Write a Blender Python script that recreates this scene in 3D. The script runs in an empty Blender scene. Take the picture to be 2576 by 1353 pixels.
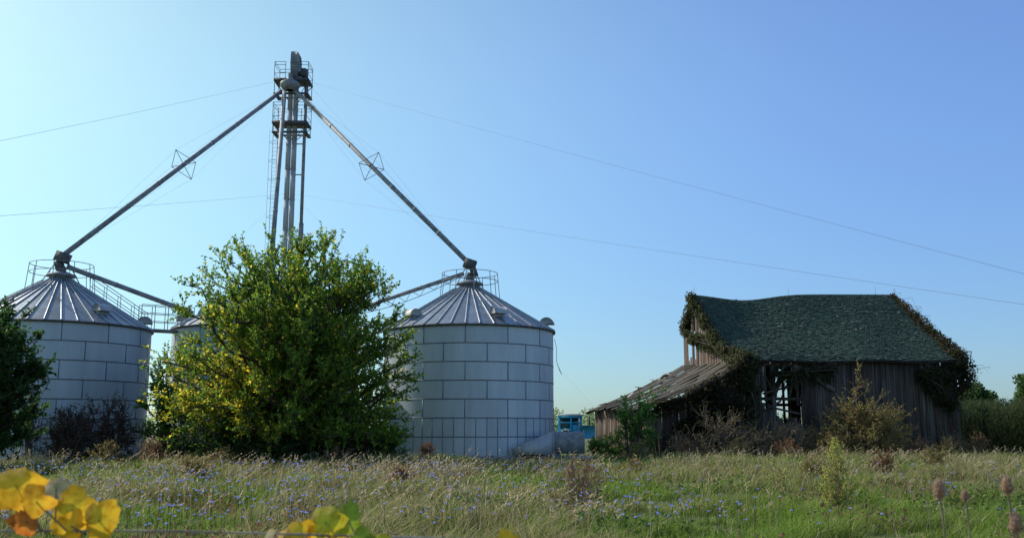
import bpy, math, random
import numpy as np
from mathutils import Vector
rng=np.random.default_rng(7); random.seed(7)
scene=bpy.context.scene
rad=math.radians
LATT=rng.random((256,256))
def vnoise(x,y):
    x=np.asarray(x,float); y=np.asarray(y,float)
    xi=np.floor(x).astype(int); yi=np.floor(y).astype(int)
    fx=x-xi; fy=y-yi
    fx=fx*fx*(3-2*fx); fy=fy*fy*(3-2*fy)
    a=LATT[xi%256,yi%256]; b=LATT[(xi+1)%256,yi%256]; c=LATT[xi%256,(yi+1)%256]; d=LATT[(xi+1)%256,(yi+1)%256]
    return (a*(1-fx)+b*fx)*(1-fy)+(c*(1-fx)+d*fx)*fy
def fbm(x,y): return .55*vnoise(x,y)+.3*vnoise(x*2.1+7,y*2.1+3)+.15*vnoise(x*4.3+1,y*4.3+9)
def sst(t): t=np.clip(t,0,1); return t*t*(3-2*t)
def gh(x,y):
    x=np.asarray(x,float); y=np.asarray(y,float)
    return .26*(fbm(x/6,y/6)-.5)*sst((y-3)/6)+.8*sst((y-72)/22)*sst((x-8)/20)

# ---------------------------------------------------------------- materials
def new_mat(name):
    m=bpy.data.materials.new(name); m.use_nodes=True
    nt=m.node_tree; b=nt.nodes['Principled BSDF']; return m,nt,b
def noise_ramp(nt,scale,cols,detail=6,stretch=(1,1,1),rough=.6,coord='Object'):
    tc=nt.nodes.new('ShaderNodeTexCoord'); mp=nt.nodes.new('ShaderNodeMapping')
    mp.inputs['Scale'].default_value=stretch
    nt.links.new(tc.outputs[coord],mp.inputs['Vector'])
    n=nt.nodes.new('ShaderNodeTexNoise'); n.inputs['Scale'].default_value=scale; n.inputs['Detail'].default_value=detail
    n.inputs['Roughness'].default_value=rough
    nt.links.new(mp.outputs[0],n.inputs['Vector'])
    r=nt.nodes.new('ShaderNodeValToRGB'); nt.links.new(n.outputs['Fac'],r.inputs['Fac'])
    el=r.color_ramp.elements
    k=len(cols)
    for i,c in enumerate(cols):
        p=.3+.4*i/(k-1)
        if i==0: e=el[0]; e.position=p
        elif i==k-1: e=el[-1]; e.position=p
        else: e=el.new(p)
        e.color=(*c,1)
    return r,n
def mat_noise(name,cols,scale=3,rough=.8,metal=0,bump=.2,stretch=(1,1,1),bscale=20,detail=6):
    m,nt,b=new_mat(name)
    r,n=noise_ramp(nt,scale,cols,detail,stretch)
    nt.links.new(r.outputs[0],b.inputs['Base Color'])
    b.inputs['Roughness'].default_value=rough; b.inputs['Metallic'].default_value=metal
    if bump:
        r2,n2=noise_ramp(nt,bscale,[(0,0,0),(1,1,1)],4,stretch)
        bp=nt.nodes.new('ShaderNodeBump'); bp.inputs['Strength'].default_value=bump; bp.inputs['Distance'].default_value=.03
        nt.links.new(n2.outputs['Fac'],bp.inputs['Height']); nt.links.new(bp.outputs[0],b.inputs['Normal'])
    return m
def mat_col(name,scale=3,lo=.7,hi=1.2,rough=.8,metal=0,bump=.2,stretch=(1,1,1),bscale=20):
    """colour attribute multiplied by noise"""
    m,nt,b=new_mat(name)
    at=nt.nodes.new('ShaderNodeAttribute'); at.attribute_name='Col'
    r,n=noise_ramp(nt,scale,[(lo,lo,lo),(hi,hi,hi)],7,stretch)
    mx=nt.nodes.new('ShaderNodeVectorMath'); mx.operation='MULTIPLY'
    nt.links.new(at.outputs['Color'],mx.inputs[0]); nt.links.new(r.outputs[0],mx.inputs[1])
    nt.links.new(mx.outputs[0],b.inputs['Base Color'])
    b.inputs['Roughness'].default_value=rough; b.inputs['Metallic'].default_value=metal
    if bump:
        r2,n2=noise_ramp(nt,bscale,[(0,0,0),(1,1,1)],4,stretch)
        bp=nt.nodes.new('ShaderNodeBump'); bp.inputs['Strength'].default_value=bump; bp.inputs['Distance'].default_value=.03
        nt.links.new(n2.outputs['Fac'],bp.inputs['Height']); nt.links.new(bp.outputs[0],b.inputs['Normal'])
    return m
def mat_leaf(name,trans=.45,gain=1.6,spots=False):
    m,nt,b=new_mat(name)
    at=nt.nodes.new('ShaderNodeAttribute'); at.attribute_name='Col'
    col=at.outputs['Color']
    r,n=noise_ramp(nt,60 if spots else 5,[(.62,.48,.35),(1,1,1),(1.1,1.1,1.1)] if spots else [(.8,.8,.8),(1.15,1.15,1.15)],4)
    mx=nt.nodes.new('ShaderNodeVectorMath'); mx.operation='MULTIPLY'
    nt.links.new(col,mx.inputs[0]); nt.links.new(r.outputs[0],mx.inputs[1]); col=mx.outputs[0]
    nt.links.new(col,b.inputs['Base Color']); b.inputs['Roughness'].default_value=.6
    b.inputs['Specular IOR Level'].default_value=.25
    t=nt.nodes.new('ShaderNodeBsdfTranslucent')
    g=nt.nodes.new('ShaderNodeVectorMath'); g.operation='SCALE'; g.inputs['Scale'].default_value=gain
    nt.links.new(col,g.inputs[0]); nt.links.new(g.outputs[0],t.inputs['Color'])
    ms=nt.nodes.new('ShaderNodeMixShader'); ms.inputs[0].default_value=trans
    nt.links.new(b.outputs[0],ms.inputs[1]); nt.links.new(t.outputs[0],ms.inputs[2])
    nt.links.new(ms.outputs[0],nt.nodes['Material Output'].inputs['Surface'])
    return m
M_GALV=mat_col('galvanized_sheet',1.4,.86,1.08,.55,.2,.10,(1,1,.18),9)
M_ROOF=mat_col('bin_roof_sheet',2.0,.7,1.12,.45,.35,.12,(1,1,.6),8)
M_SEAM=mat_noise('dark_seam',[(.12,.13,.15),(.24,.25,.27)],8,.6,.3,.1)
M_RIB=mat_noise('roof_rib',[(.34,.37,.41),(.5,.52,.54)],5,.45,.3,.1)
M_STEEL=mat_noise('weathered_steel',[(.14,.14,.15),(.26,.26,.27),(.36,.36,.36)],2.5,.65,.15,.15)
M_TRUNK=mat_noise('elevator_leg_sheet',[(.38,.38,.39),(.52,.52,.52)],2,.6,.2,.12,(1,1,.3))
M_DARK=mat_noise('dark_steel',[(.06,.06,.065),(.15,.14,.14)],4,.65,.2,.15)
M_RUST=mat_noise('rusty_steel',[(.13,.075,.05),(.32,.27,.22),(.42,.38,.32)],3,.7,.2,.3)
M_WIRE=mat_noise('wire_metal',[(.13,.15,.19),(.22,.24,.28)],6,.6,.2,0)
M_CONC=mat_noise('concrete',[(.22,.21,.19),(.38,.36,.33)],2,.9,0,.3)
M_BOARD=mat_col('weathered_boards',5,.4,1.4,.9,0,.6,(1,1,.12),22)
M_SHING=mat_col('roof_shingles',3,.6,1.4,.95,0,.5,(1,1,1),14)
M_BARK=mat_noise('bark',[(.035,.028,.02),(.12,.095,.07)],6,.9,0,.6,(1,1,.3))
M_TWIG=mat_noise('dead_twigs',[(.12,.08,.055),(.30,.22,.15)],4,.9,0,.2)
M_LEAF=mat_leaf('leaves',.5,2.3)
M_DRYLEAF=mat_leaf('dry_leaves',.4,1.5)
M_GRASS=mat_leaf('grass_blades',.4,1.5)
M_VINELEAF=mat_leaf('autumn_vine_leaves',.5,1.6,True)
M_BLUE=mat_noise('blue_paint',[(.05,.42,.66),(.09,.55,.82)],3,.4,0,.05)
M_WHITE=mat_noise('white_paint',[(.6,.62,.62),(.8,.8,.8)],3,.5,0,.05)
M_TYRE=mat_noise('tyre_rubber',[(.015,.015,.015),(.04,.04,.038)],8,.85,0,.2)
M_GLASS,_nt,_b=new_mat('dusty_glass'); _b.inputs['Base Color'].default_value=(.05,.07,.08,1); _b.inputs['Roughness'].default_value=.15

# ---------------------------------------------------------------- geometry
class Geo:
    def __init__(s): s.v=[];s.f=[];s.vc=[];s.fc=[];s.n=0
    def add(s,V,F,col=None,fcol=None):
        V=np.asarray(V,float).reshape(-1,3)
        if isinstance(F,np.ndarray): F=[F]
        for a in F: s.f.append(np.asarray(a,int)+s.n)
        s.v.append(V); s.n+=len(V)
        nf=sum(len(a) for a in F)
        c=np.ones((len(V),3))*.5 if col is None else np.broadcast_to(np.asarray(col,float),(len(V),3))
        s.vc.append(c)
        s.fc.append(np.ones((nf,3))*.5 if fcol is None else np.broadcast_to(np.asarray(fcol,float),(nf,3)))
    def box(s,c,size,ax=None,col=None):
        c=np.array(c,float); h=np.array(size,float)/2
        if ax is None: ax=np.eye(3)
        ax=np.asarray(ax,float)
        P=[]
        for dz in(-1,1):
            for dx,dy in((-1,-1),(1,-1),(1,1),(-1,1)):
                P.append(c+ax[0]*h[0]*dx+ax[1]*h[1]*dy+ax[2]*h[2]*dz)
        F=np.array([[3,2,1,0],[4,5,6,7],[0,1,5,4],[1,2,6,5],[2,3,7,6],[3,0,4,7]])
        s.add(P,F,col)
    def segs(s,P0,P1,R0,R1,k=6,col=None,caps=False):
        P0=np.asarray(P0,float).reshape(-1,3);P1=np.asarray(P1,float).reshape(-1,3)
        n=len(P0); R0=np.broadcast_to(np.asarray(R0,float),(n,));R1=np.broadcast_to(np.asarray(R1,float),(n,))
        d=P1-P0; L=np.linalg.norm(d,axis=1,keepdims=True)+1e-9; d=d/L
        ref=np.where(np.abs(d[:,2:3])>.9,np.array([[1.,0,0]]),np.array([[0,0,1.]]))
        a=np.cross(d,ref); a/=np.linalg.norm(a,axis=1,keepdims=True)+1e-9
        b=np.cross(d,a)
        th=np.arange(k)*2*math.pi/k
        ring=a[:,None,:]*np.cos(th)[None,:,None]+b[:,None,:]*np.sin(th)[None,:,None]
        V0=P0[:,None,:]+ring*R0[:,None,None]; V1=P1[:,None,:]+ring*R1[:,None,None]
        V=np.concatenate([V0,V1],axis=1).reshape(-1,3)
        j=np.arange(k); q=np.stack([j,(j+1)%k,(j+1)%k+k,j+k],1)
        F=(q[None]+ (np.arange(n)*2*k)[:,None,None]).reshape(-1,4)
        FF=[F]
        if caps:
            base=(np.arange(n)*2*k)[:,None]
            FF.append(base+j[::-1][None]); FF.append(base+(j+k)[None])
        if col is not None:
            col=np.asarray(col,float)
            if col.ndim==2 and len(col)==n: col=np.repeat(col,2*k,axis=0)
        s.add(V,FF,col)
    def lathe(s,prof,c,k=32,col=None):
        th=np.arange(k)*2*math.pi/k; V=[]
        for r,z in prof:
            V.append(np.stack([c[0]+r*np.cos(th),c[1]+r*np.sin(th),np.full(k,c[2]+z)],1))
        F=[]
        j=np.arange(k)
        for i in range(len(prof)-1):
            F.append(np.stack([i*k+j,i*k+(j+1)%k,(i+1)*k+(j+1)%k,(i+1)*k+j],1))
        s.add(np.concatenate(V),np.concatenate(F),col)
    def hoop(s,c,r,z,t,n=32,a0=0,a1=2*math.pi):
        th=np.linspace(a0,a1,n+1); P=np.stack([c[0]+r*np.sin(th),c[1]-r*np.cos(th),np.full(n+1,z)],1)
        s.segs(P[:-1],P[1:],t,t,5)
    def quads(s,Q,col=None,fcol=None):
        Q=np.asarray(Q,float); n=len(Q)
        s.add(Q.reshape(-1,3),np.arange(n*4).reshape(n,4),None if col is None else np.repeat(col,4,axis=0),fcol)
def link(o): scene.collection.objects.link(o)
def build(name,geo,mat,parent=None,smooth=False,face_dom=False,origin=None):
    me=bpy.data.meshes.new(name)
    V=np.concatenate(geo.v)
    org=np.array(origin if origin is not None else (parent.get('_o') if parent is not None else (0,0,0)),float)
    V=V-org
    me.vertices.add(len(V)); me.vertices.foreach_set('co',V.astype(np.float32).ravel())
    L=np.concatenate([f.ravel() for f in geo.f]); tot=np.concatenate([np.full(len(f),f.shape[1]) for f in geo.f])
    st=np.concatenate([[0],np.cumsum(tot)[:-1]])
    me.loops.add(len(L)); me.polygons.add(len(tot))
    me.loops.foreach_set('vertex_index',L.astype(np.int32)); me.polygons.foreach_set('loop_start',st.astype(np.int32))
    if smooth: me.polygons.foreach_set('use_smooth',np.ones(len(tot),bool))
    me.update(calc_edges=True)
    C=np.concatenate(geo.fc if face_dom else geo.vc)
    at=me.attributes.new('Col','FLOAT_COLOR','FACE' if face_dom else 'POINT')
    at.data.foreach_set('color',np.concatenate([C,np.ones((len(C),1))],1).astype(np.float32).ravel())
    me.materials.append(mat)
    o=bpy.data.objects.new(name,me); link(o)
    if parent is not None:
        o.parent=parent
        p=np.array(parent['_o'],float); o.location=tuple(org-p)
        o['_o']=[float(v) for v in org]
    else:
        o.location=tuple(org); o['_o']=[float(v) for v in org]
    return o
def empty(name,loc,label,cat,group=None):
    e=bpy.data.objects.new(name,None); e.location=loc; e.empty_display_size=.3; link(e)
    e['_o']=[float(v) for v in loc]; e['label']=label; e['category']=cat
    if group: e['group']=group
    return e
def nrm(v): v=np.asarray(v,float); return v/(np.linalg.norm(v,axis=-1,keepdims=True)+1e-9)
def leafquads(geo,P,D,L,W,col,fold=.15):
    n=len(P); S=nrm(np.cross(D,nrm(rng.normal(size=(n,3)))))
    N=np.cross(D,S)
    L=np.broadcast_to(L,(n,))[:,None]; W=np.broadcast_to(W,(n,))[:,None]
    a=P; c=P+D*L-N*L*.12; m=P+D*L*.45
    b=m+S*W/2+N*W*fold; d=m-S*W/2+N*W*fold
    geo.quads(np.stack([a,b,c,d],1),col)
def blades(geo,B,mid,tip,side,cb,ct,taper=.7):
    n=len(B)
    V=np.stack([B-side,B+side,B+mid+side*taper,B+mid-side*taper,B+tip+side*.12,B+tip-side*.12],1).reshape(-1,3)
    o=(np.arange(n)*6)[:,None]
    F=np.concatenate([o+np.array([[0,1,2,3]]),o+np.array([[3,2,4,5]])])
    C=np.stack([cb,cb,(cb+ct)/2,(cb+ct)/2,ct,ct],1).reshape(-1,3)
    geo.add(V,F,C)

# ---------------------------------------------------------------- ground
def axis(lo,hi,c,n,k=4.):
    t=np.linspace(-1,1,n); s=np.sinh(k*t)/math.sinh(k)
    return np.where(s<0,c+s*(c-lo),c+s*(hi-c))
gx=axis(-900,900,2,190,4.5); gy=axis(-60,1800,28,190,4.5)
GX,GY=np.meshgrid(gx,gy)
GV=np.stack([GX,GY,gh(GX,GY)],-1).reshape(-1,3)
n=190; I=np.arange(n*n).reshape(n,n)
GF=np.stack([I[:-1,:-1],I[:-1,1:],I[1:,1:],I[1:,:-1]],-1).reshape(-1,4)
g=Geo(); g.add(GV,GF)
M_GROUND=mat_noise('meadow_soil',[(.05,.058,.018),(.09,.105,.03),(.18,.155,.075)],.5,.95,0,.6,bscale=12,detail=10)
o=build('ground',g,M_GROUND,smooth=True); o['kind']='structure'; o['label']='rough overgrown meadow ground of grass and soil'

# ---------------------------------------------------------------- grain bins
def cyl_frame(a): # a measured from -Y toward +X
    r=np.array([math.sin(a),-math.cos(a),0.]); t=np.array([math.cos(a),math.sin(a),0.]); return r,t,np.array([0,0,1.])
def grain_bin(cx,cy,R_,z0,ze,zp,label,vents,extra=None,rails=True):
    e=empty('grain_bin',(cx,cy,0),label,'grain bin','corrugated steel grain bins')
    c=np.array([cx,cy,0.])
    N=104; rings=7; H=(ze-z0)/rings
    th=np.arange(N)*2*math.pi/N
    V=[];F=[];C=[]
    for i in range(rings+1):
        V.append(np.stack([cx+R_*np.sin(th),cy-R_*np.cos(th),np.full(N,z0+i*H)],1))
    j=np.arange(N)
    for i in range(rings):
        F.append(np.stack([i*N+j,i*N+(j+1)%N,(i+1)*N+(j+1)%N,(i+1)*N+j],1))
        off=4*(i%2); p=((j+off)%N)//8
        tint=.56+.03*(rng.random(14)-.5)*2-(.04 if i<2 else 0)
        t=tint[p]
        C.append(np.stack([t*.94,t,t*1.03],1))
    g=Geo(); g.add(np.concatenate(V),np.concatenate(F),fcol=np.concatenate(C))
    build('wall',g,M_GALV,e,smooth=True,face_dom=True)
    g=Geo()
    for i in range(1,rings+1):
        z=z0+i*H
        g.lathe([(R_+.001,-.03),(R_+.016,-.028),(R_+.016,.028),(R_+.001,.03)],(cx,cy,z),104)
    for i in range(rings):
        off=4*(i%2)
        js=range(0,N,8) if i>1 else range(0,N,2)
        for jj in js:
            a=2*math.pi*((jj-off)%N if i>1 else jj)/N
            r,t,u=cyl_frame(a)
            w=.045 if i>1 else .032
            g.box(c+r*(R_+.006)+u*(z0+(i+.5)*H),(w,.022,H-.066),[t,r,u])
    build('panel_seam',g,M_SEAM,e)
    # roof
    g=Geo(); k=80; r0=R_+.14; r1=.55; zb=ze+.03
    th=np.arange(k)*2*math.pi/k
    lev=6; V=[];F=[];C=[]
    for i in range(lev+1):
        t=i/lev; rr=r0+(r1-r0)*t; V.append(np.stack([cx+rr*np.sin(th),cy-rr*np.cos(th),np.full(k,zb+(zp-zb)*t)],1))
    j=np.arange(k); tt=.32+.12*(rng.random(40)-.5)
    for i in range(lev):
        F.append(np.stack([i*k+j,i*k+(j+1)%k,(i+1)*k+(j+1)%k,(i+1)*k+j],1))
        t=tt[j//2]; C.append(np.stack([t*.85,t*.96,t*1.15],1))
    g.add(np.concatenate(V),np.concatenate(F),fcol=np.concatenate(C))
    roof=build('roof',g,M_ROOF,e,smooth=False,face_dom=True)
    g=Geo(); P0=[];P1=[]
    for i in range(40):
        r,t,u=cyl_frame(2*math.pi*i/40)
        P0.append(c+r*r0+u*(zb+.03)); P1.append(c+r*(r1+.02)+u*(zp+.03))
    g.segs(P0,P1,.045,.03,5)
    build('roof_rib',g,M_RIB,roof)
    g=Geo(); g.lathe([(R_+.002,-.1),(r0,-.1),(r0+.02,0),(r0-.05,.02)],(cx,cy,zb),104)
    build('eave_flashing',g,M_DARK,roof)
    g=Geo(); g.lathe([(.62,-.25),(.62,.12),(.86,.14),(.82,.24),(.35,.42),(0,.46)],(cx,cy,zp),32)
    build('roof_cap',g,M_STEEL,roof,smooth=False)
    def roofz(r): return zb+(zp-zb)*(r0-r)/(r0-r1)
    for a,vr in vents:
        r,t,u=cyl_frame(a); g=Geo(); rr=vr; zc=roofz(rr)+.1
        m=10; V=[];w=.40; hr=.44
        for s_ in(-1,1):
            for q in range(m+1):
                an=math.pi*q/m
                V.append(c+r*(rr+.05+hr*math.cos(an))+u*(zc+hr*.95*math.sin(an))+t*w*s_)
        F=[np.array([[q,q+1,q+m+2,q+m+1] for q in range(m)]),np.array([list(range(m+1))]),np.array([list(range(2*m+1,m,-1))])]
        g.add(V,F)
        g.box(c+r*(rr-.15)+u*(zc-.06),(.6,.5,.36),[t,r,u])
        build('roof_vent',g,M_TRUNK,roof,origin=tuple(c+r*rr+u*zc))
    if rails:
        g=Geo(); rr=1.75
        for z in (zp+.35,zp+.85): g.hoop((cx,cy),rr,z,.022,28)
        for i in range(10):
            r,t,u=cyl_frame(2*math.pi*(i+.3)/10)
            g.segs([c+r*(rr+.15)+u*roofz(rr+.15)],[c+r*rr+u*(zp+.85)],.022,.022,5)
        r,t,u=cyl_frame(rad(-62))
        for s_ in(-.22,.22):
            g.segs([c+r*r0+t*s_+u*(zb+.12)],[c+r*1.0+t*s_+u*(roofz(1.0)+.14)],.02,.02,5)
        for q in np.linspace(.05,.95,16):
            rr2=r0+(1.0-r0)*q
            g.segs([c+r*rr2-t*.22+u*(roofz(rr2)+.14)],[c+r*rr2+t*.22+u*(roofz(rr2)+.14)],.014,.014,4)
        build('peak_railing',g,M_STEEL,roof)
    g=Geo(); g.lathe([(R_+.45,-.4),(R_+.45,z0-.03),(R_+.42,z0),(R_-.02,z0)],(cx,cy,0),64)
    build('foundation_slab',g,M_CONC,e)
    return e,roofz
BL_=(-26.75,56.7); BR_=(-2.65,60.0); BA_=(-16.2,64.0)
bl,rzl=grain_bin(*BL_,5.2,.2,7.5,10.5,'galvanized steel grain bin with dark vines at its base',[(rad(56),4.3),(rad(108),4.75),(rad(-40),4.4)])
br,rzr=grain_bin(*BR_,5.2,.25,7.62,10.5,'galvanized steel grain bin with fan on a concrete pad',[(rad(25),4.35),(rad(82),4.8),(rad(-48),4.35),(rad(-92),4.8)])
ba,rza=grain_bin(*BA_,6.0,.2,8.0,11.3,'galvanized steel grain bin standing behind a leafy tree',[(rad(-72),5.3),(rad(-30),5.2),(rad(60),5.2)],rails=False)

g=Geo(); P=[np.array([2.62,59.6,7.2]),np.array([2.75,59.5,6.6]),np.array([2.72,59.5,5.9]),np.array([2.9,59.4,5.3]),np.array([3.05,59.4,5.0]),np.array([2.8,59.4,5.6])]
g.segs(P[:-1],P[1:],.015,.015,4); build('loose_cable',g,M_WIRE,br)

# ---------------------------------------------------------------- elevator tower
TX,TY=-17.46,74.0
T=empty('grain_elevator',(TX,TY,0),'tall steel bucket elevator tower feeding grain bins through spouts','grain elevator')
g=Geo()
for dx in(-.24,.2):
    z=0.
    while z<29.2:
        g.box((TX+dx,TY,z+1.22),(.33,.36,2.42)); g.box((TX+dx,TY,z+2.44),(.39,.42,.05)); z+=2.44
build('elevator_leg',g,M_TRUNK,T)
g=Geo()
hc=np.array([TX+.12,TY,29.3]); w=.25
prof=[(-.75,0),(-.95,1.1),(-.9,1.85),(-.75,2.12),(.6,2.12),(.9,1.75),(.95,1.1),(.75,0)]
m=len(prof); V=[hc+np.array([s_*w,py,pz]) for s_ in(-1,1) for py,pz in prof]
F=[np.array([[q,(q+1)%m,(q+1)%m+m,q+m] for q in range(m)]),np.array([list(range(m))]),np.array([list(range(2*m-1,m-1,-1))])]
g.add(V,F); g.box(hc+np.array([0,0,1.12]),(.56,2.0,.05))
build('elevator_head',g,M_STEEL,T)
g=Geo(); g.box((TX+.82,TY-.3,29.75),(.36,.5,.7)); g.segs([(TX+.4,TY-.3,29.7)],[(TX+1.05,TY-.3,29.7)],.2,.2,12,caps=True)
build('drive_motor',g,M_DARK,T)
def platform(zd,zr,zlow,hw,dy):
    g=Geo()
    g.box((TX,TY-.2,zd),(2*hw,dy,.07)); g.box((TX,TY-.2-dy/2-.03,zd-.02),(2*hw+.08,.05,.2)); g.box((TX-hw-.03,TY-.2,zd-.02),(.05,dy-.02,.2)); g.box((TX+hw+.03,TY-.2,zd-.02),(.05,dy-.02,.2))
    for s_ in(-1,1):
        for yy in(-.9,.5):
            g.segs([(TX+s_*hw,TY+yy,zd-.1)],[(TX+s_*.35,TY+yy*.3,zlow-.3)],.035,.035,4)
            g.segs([(TX+s_*hw,TY+yy,zd)],[(TX+s_*hw,TY+yy,zlow)],.03,.03,4)
        g.box((TX+s_*(hw-.1),TY-.2,zlow),(.3,dy,.08))
    g.box((TX,TY-.95,zlow),(2*hw,.1,.16)); g.box((TX,TY+.6,zlow+.2),(2*hw,.1,.12))
    p=build('platform',g,M_DARK,T)
    g=Geo(); y0=TY-.2-dy/2; y1=TY-.2+dy/2
    for z in (zd+.5,zr-.25,zr):
        for a,b in (((-hw,y0),(-hw,y1)),((hw,y0),(hw,y1)),((-hw,y0),(-hw*.35,y0)),((hw*.4,y0),(hw,y0)),((-hw,y1),(hw,y1))):
            g.segs([(TX+a[0],a[1],z)],[(TX+b[0],b[1],z)],.022,.022,4)
    for x in(-hw,-hw*.35,hw*.4,hw):
        for yy in(y0,y1): g.segs([(TX+x,yy,zd)],[(TX+x,yy,zr)],.024,.024,4)
    build('railing',g,M_DARK,p)
platform(29.0,30.45,27.85,1.33,1.7)
platform(25.5,27.1,24.7,1.33,1.7)
g=Geo(); g.lathe([(.2,1.3),(.25,.85),(.75,.55),(.8,.3),(.55,0),(.3,-.05)],(TX-.05,TY-1.1,28.1),24); build('distributor',g,M_STEEL,T,smooth=False)
g=Geo(); g.segs([(TX+.98,TY,17.5)],[(TX+.98,TY,30.2)],.13,.13,10,caps=True); g.segs([(TX+.98,TY,16.2)],[(TX+.98,TY,17.6)],.19,.19,10,caps=True)
for z in(14.5,17.,21.5,24.): g.box((TX+.6,TY,z),(.75,.06,.08))
build('downpipe',g,M_STEEL,T)
g=Geo(); g.segs([(TX+.98,TY,0)],[(TX+.98,TY,16.2)],.12,.12,10); build('downpipe',g,M_RUST,T)
g=Geo(); lx=TX-1.3
for s_ in(-.18,.18): g.segs([(lx+s_,TY-.1,0)],[(lx+s_,TY-.1,27)],.02,.02,4)
for z in np.arange(.3,27,.32): g.segs([(lx-.18,TY-.1,z)],[(lx+.18,TY-.1,z)],.010,.010,4)
for z in np.arange(3,25,1.5): g.hoop((lx,TY-.4),.36,z,.014,12)
for a in(-1.2,0,1.2): g.segs([(lx+.36*math.sin(a),TY-.4-.36*math.cos(a),3)],[(lx+.36*math.sin(a),TY-.4-.36*math.cos(a),25)],.012,.012,4)
build('ladder',g,M_STEEL,T)
D0=np.array([TX-.05,TY-1.15,28.0])
def spout(p0,p1,r,brace=None,truss=False,matl=M_STEEL):
    p0=np.array(p0,float);p1=np.array(p1,float); g=Geo(); g.segs([p0],[p1],r,r,14,caps=True)
    Ln=np.linalg.norm(p1-p0); d=(p1-p0)/Ln
    s_=3.
    while s_<Ln-1: g.segs([p0+d*s_],[p0+d*(s_+.08)],r+.018,r+.018,14,caps=True); s_+=3.05
    o=build('grain_spout',g,matl,T)
    h=nrm(np.cross(d,[0,0,1])); v=np.cross(h,d)
    if truss:
        g=Geo(); K=9; A_=[p0+d*Ln*q/K-v*.55*math.sin(math.pi*(q+.6)/(K+1)) for q in range(K+1)]
        for q in range(K): g.segs([A_[q]],[A_[q+1]],.02,.02,4); g.segs([A_[q]],[p0+d*Ln*(q+.5)/K],.016,.016,4); g.segs([A_[q+1]],[p0+d*Ln*(q+.5)/K],.016,.016,4)
        build('spout_brace',g,M_WIRE,o)
    if brace is not None:
        c=p0+(p1-p0)*brace; A=1.15
        tips=[c+h*A,c+v*A,c-h*A,c-v*A]
        g=Geo()
        for i in range(4):
            g.segs([c],[tips[i]],.028,.028,4); g.segs([tips[i]],[tips[(i+1)%4]],.02,.02,4)
        for t_ in tips:
            g.segs([t_],[p0+d*.5],.005,.005,3); g.segs([t_],[p1-d*.5],.005,.005,3)
        build('spout_brace',g,M_WIRE,o)
pL=(BL_[0]+.1,BL_[1],12.0); pR=(BR_[0]-.25,BR_[1],12.2)
spout(D0+np.array([-.6,-.2,-.1]),pL,.16,.52); spout(D0+np.array([.55,-.2,-.1]),pR,.16,.5)
spout(D0+np.array([-.28,-.5,-.3]),(BA_[0],BA_[1],11.6),.16)
spout((BL_[0]+.3,BL_[1],11.25),(-20.6,62.0,9.1),.15); spout((BR_[0]-.4,BR_[1],11.35),(-11.8,63.4,9.0),.13,truss=True)
for b,s_ in ((BL_,0.),(BR_,.15)):
    g=Geo(); c=np.array([b[0],b[1],11.75+s_])
    g.box(c+np.array([.0,0,.05]),(.75,.55,.6),[nrm([1,0,-.35]),[0,1,0],nrm([.35,0,1])]); g.box(c+np.array([.25 if s_ else -.15,0,-.45]),(.42,.42,.55),[nrm([1,0,.35]),[0,1,0],nrm([-.35,0,1])])
    g.segs([c+np.array([0,0,-.5])],[c+np.array([0,0,-1.0])],.2,.3,10)
    for a in range(4):
        r,t,u=cyl_frame(a*math.pi/2+.6); g.segs([c+r*1.2+u*(-1.75)],[c+r*.2],.03,.03,4)
    build('spout_head',g,M_DARK,T)
def guy(p0,p1):
    g=Geo(); p0=np.array(p0);p1=np.array(p1); t=np.linspace(0,1,15)[:,None]
    P=p0+(p1-p0)*t; P[:,2]-=(.15*np.sin(math.pi*t[:,0])); g.segs(P[:-1],P[1:],.005,.005,4); build('guy_wire',g,M_WIRE,T)
guy((TX+1.3,TY-.8,28.9),(25.7,17.2,0)); guy((TX-1.3,TY-.8,28.9),(-16.0,4,0))
guy((TX+.3,TY-.2,19.9),(29.3,12.6,0)); guy((TX-.3,TY-.2,19.9),(-15.3,-2.8,0))
guy((TX+.3,TY+.2,19.9),(2,110,0)); guy((TX-.3,TY+.2,19.9),(-52,100,0)); guy((TX+1.3,TY+.5,28.9),(14,120,0))

W=empty('catwalk',(-21.7,60.2,7.6),'steel catwalk with handrails bridging two grain bins','catwalk')
d=nrm(np.array([.821,.571,0])); s=np.array([-d[1],d[0],0]); c0=np.array([-22.7,59.5,7.75])
g=Geo(); g.box(c0+d*1.3,(3.2,.7,.07),[d,s,[0,0,1]]); g.box(c0+d*1.3+s*.38,(3.2,.05,.16),[d,s,[0,0,1]]); g.box(c0+d*1.3-s*.38,(3.2,.05,.16),[d,s,[0,0,1]])
build('walkway_deck',g,M_STEEL,W)
g=Geo(); u=np.array([0,0,1.])
for k_ in(-.36,.36):
    for h in(.55,1.05,1.55): g.segs([c0-d*.3+s*k_+u*h],[c0+d*2.9+s*k_+u*h],.022,.022,4)
    for q in(-.3,.5,1.3,2.1,2.9): g.segs([c0+d*q+s*k_],[c0+d*q+s*k_+u*1.55],.026,.026,4)
    top=np.array([BL_[0],BL_[1],0])+d*1.7+s*k_; bot=np.array([BL_[0],BL_[1],0])+d*5.0+s*k_
    for h in(.5,1.0): g.segs([top+u*(rzl(1.7)+h)],[bot+u*(rzl(5.0)+h)],.022,.022,4)
    for q in np.linspace(0,1,5):
        p=top+(bot-top)*q; rr=1.7+3.3*q; g.segs([p+u*rzl(rr)],[p+u*(rzl(rr)+1.0)],.02,.02,4)
build('handrail',g,M_STEEL,W)

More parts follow.
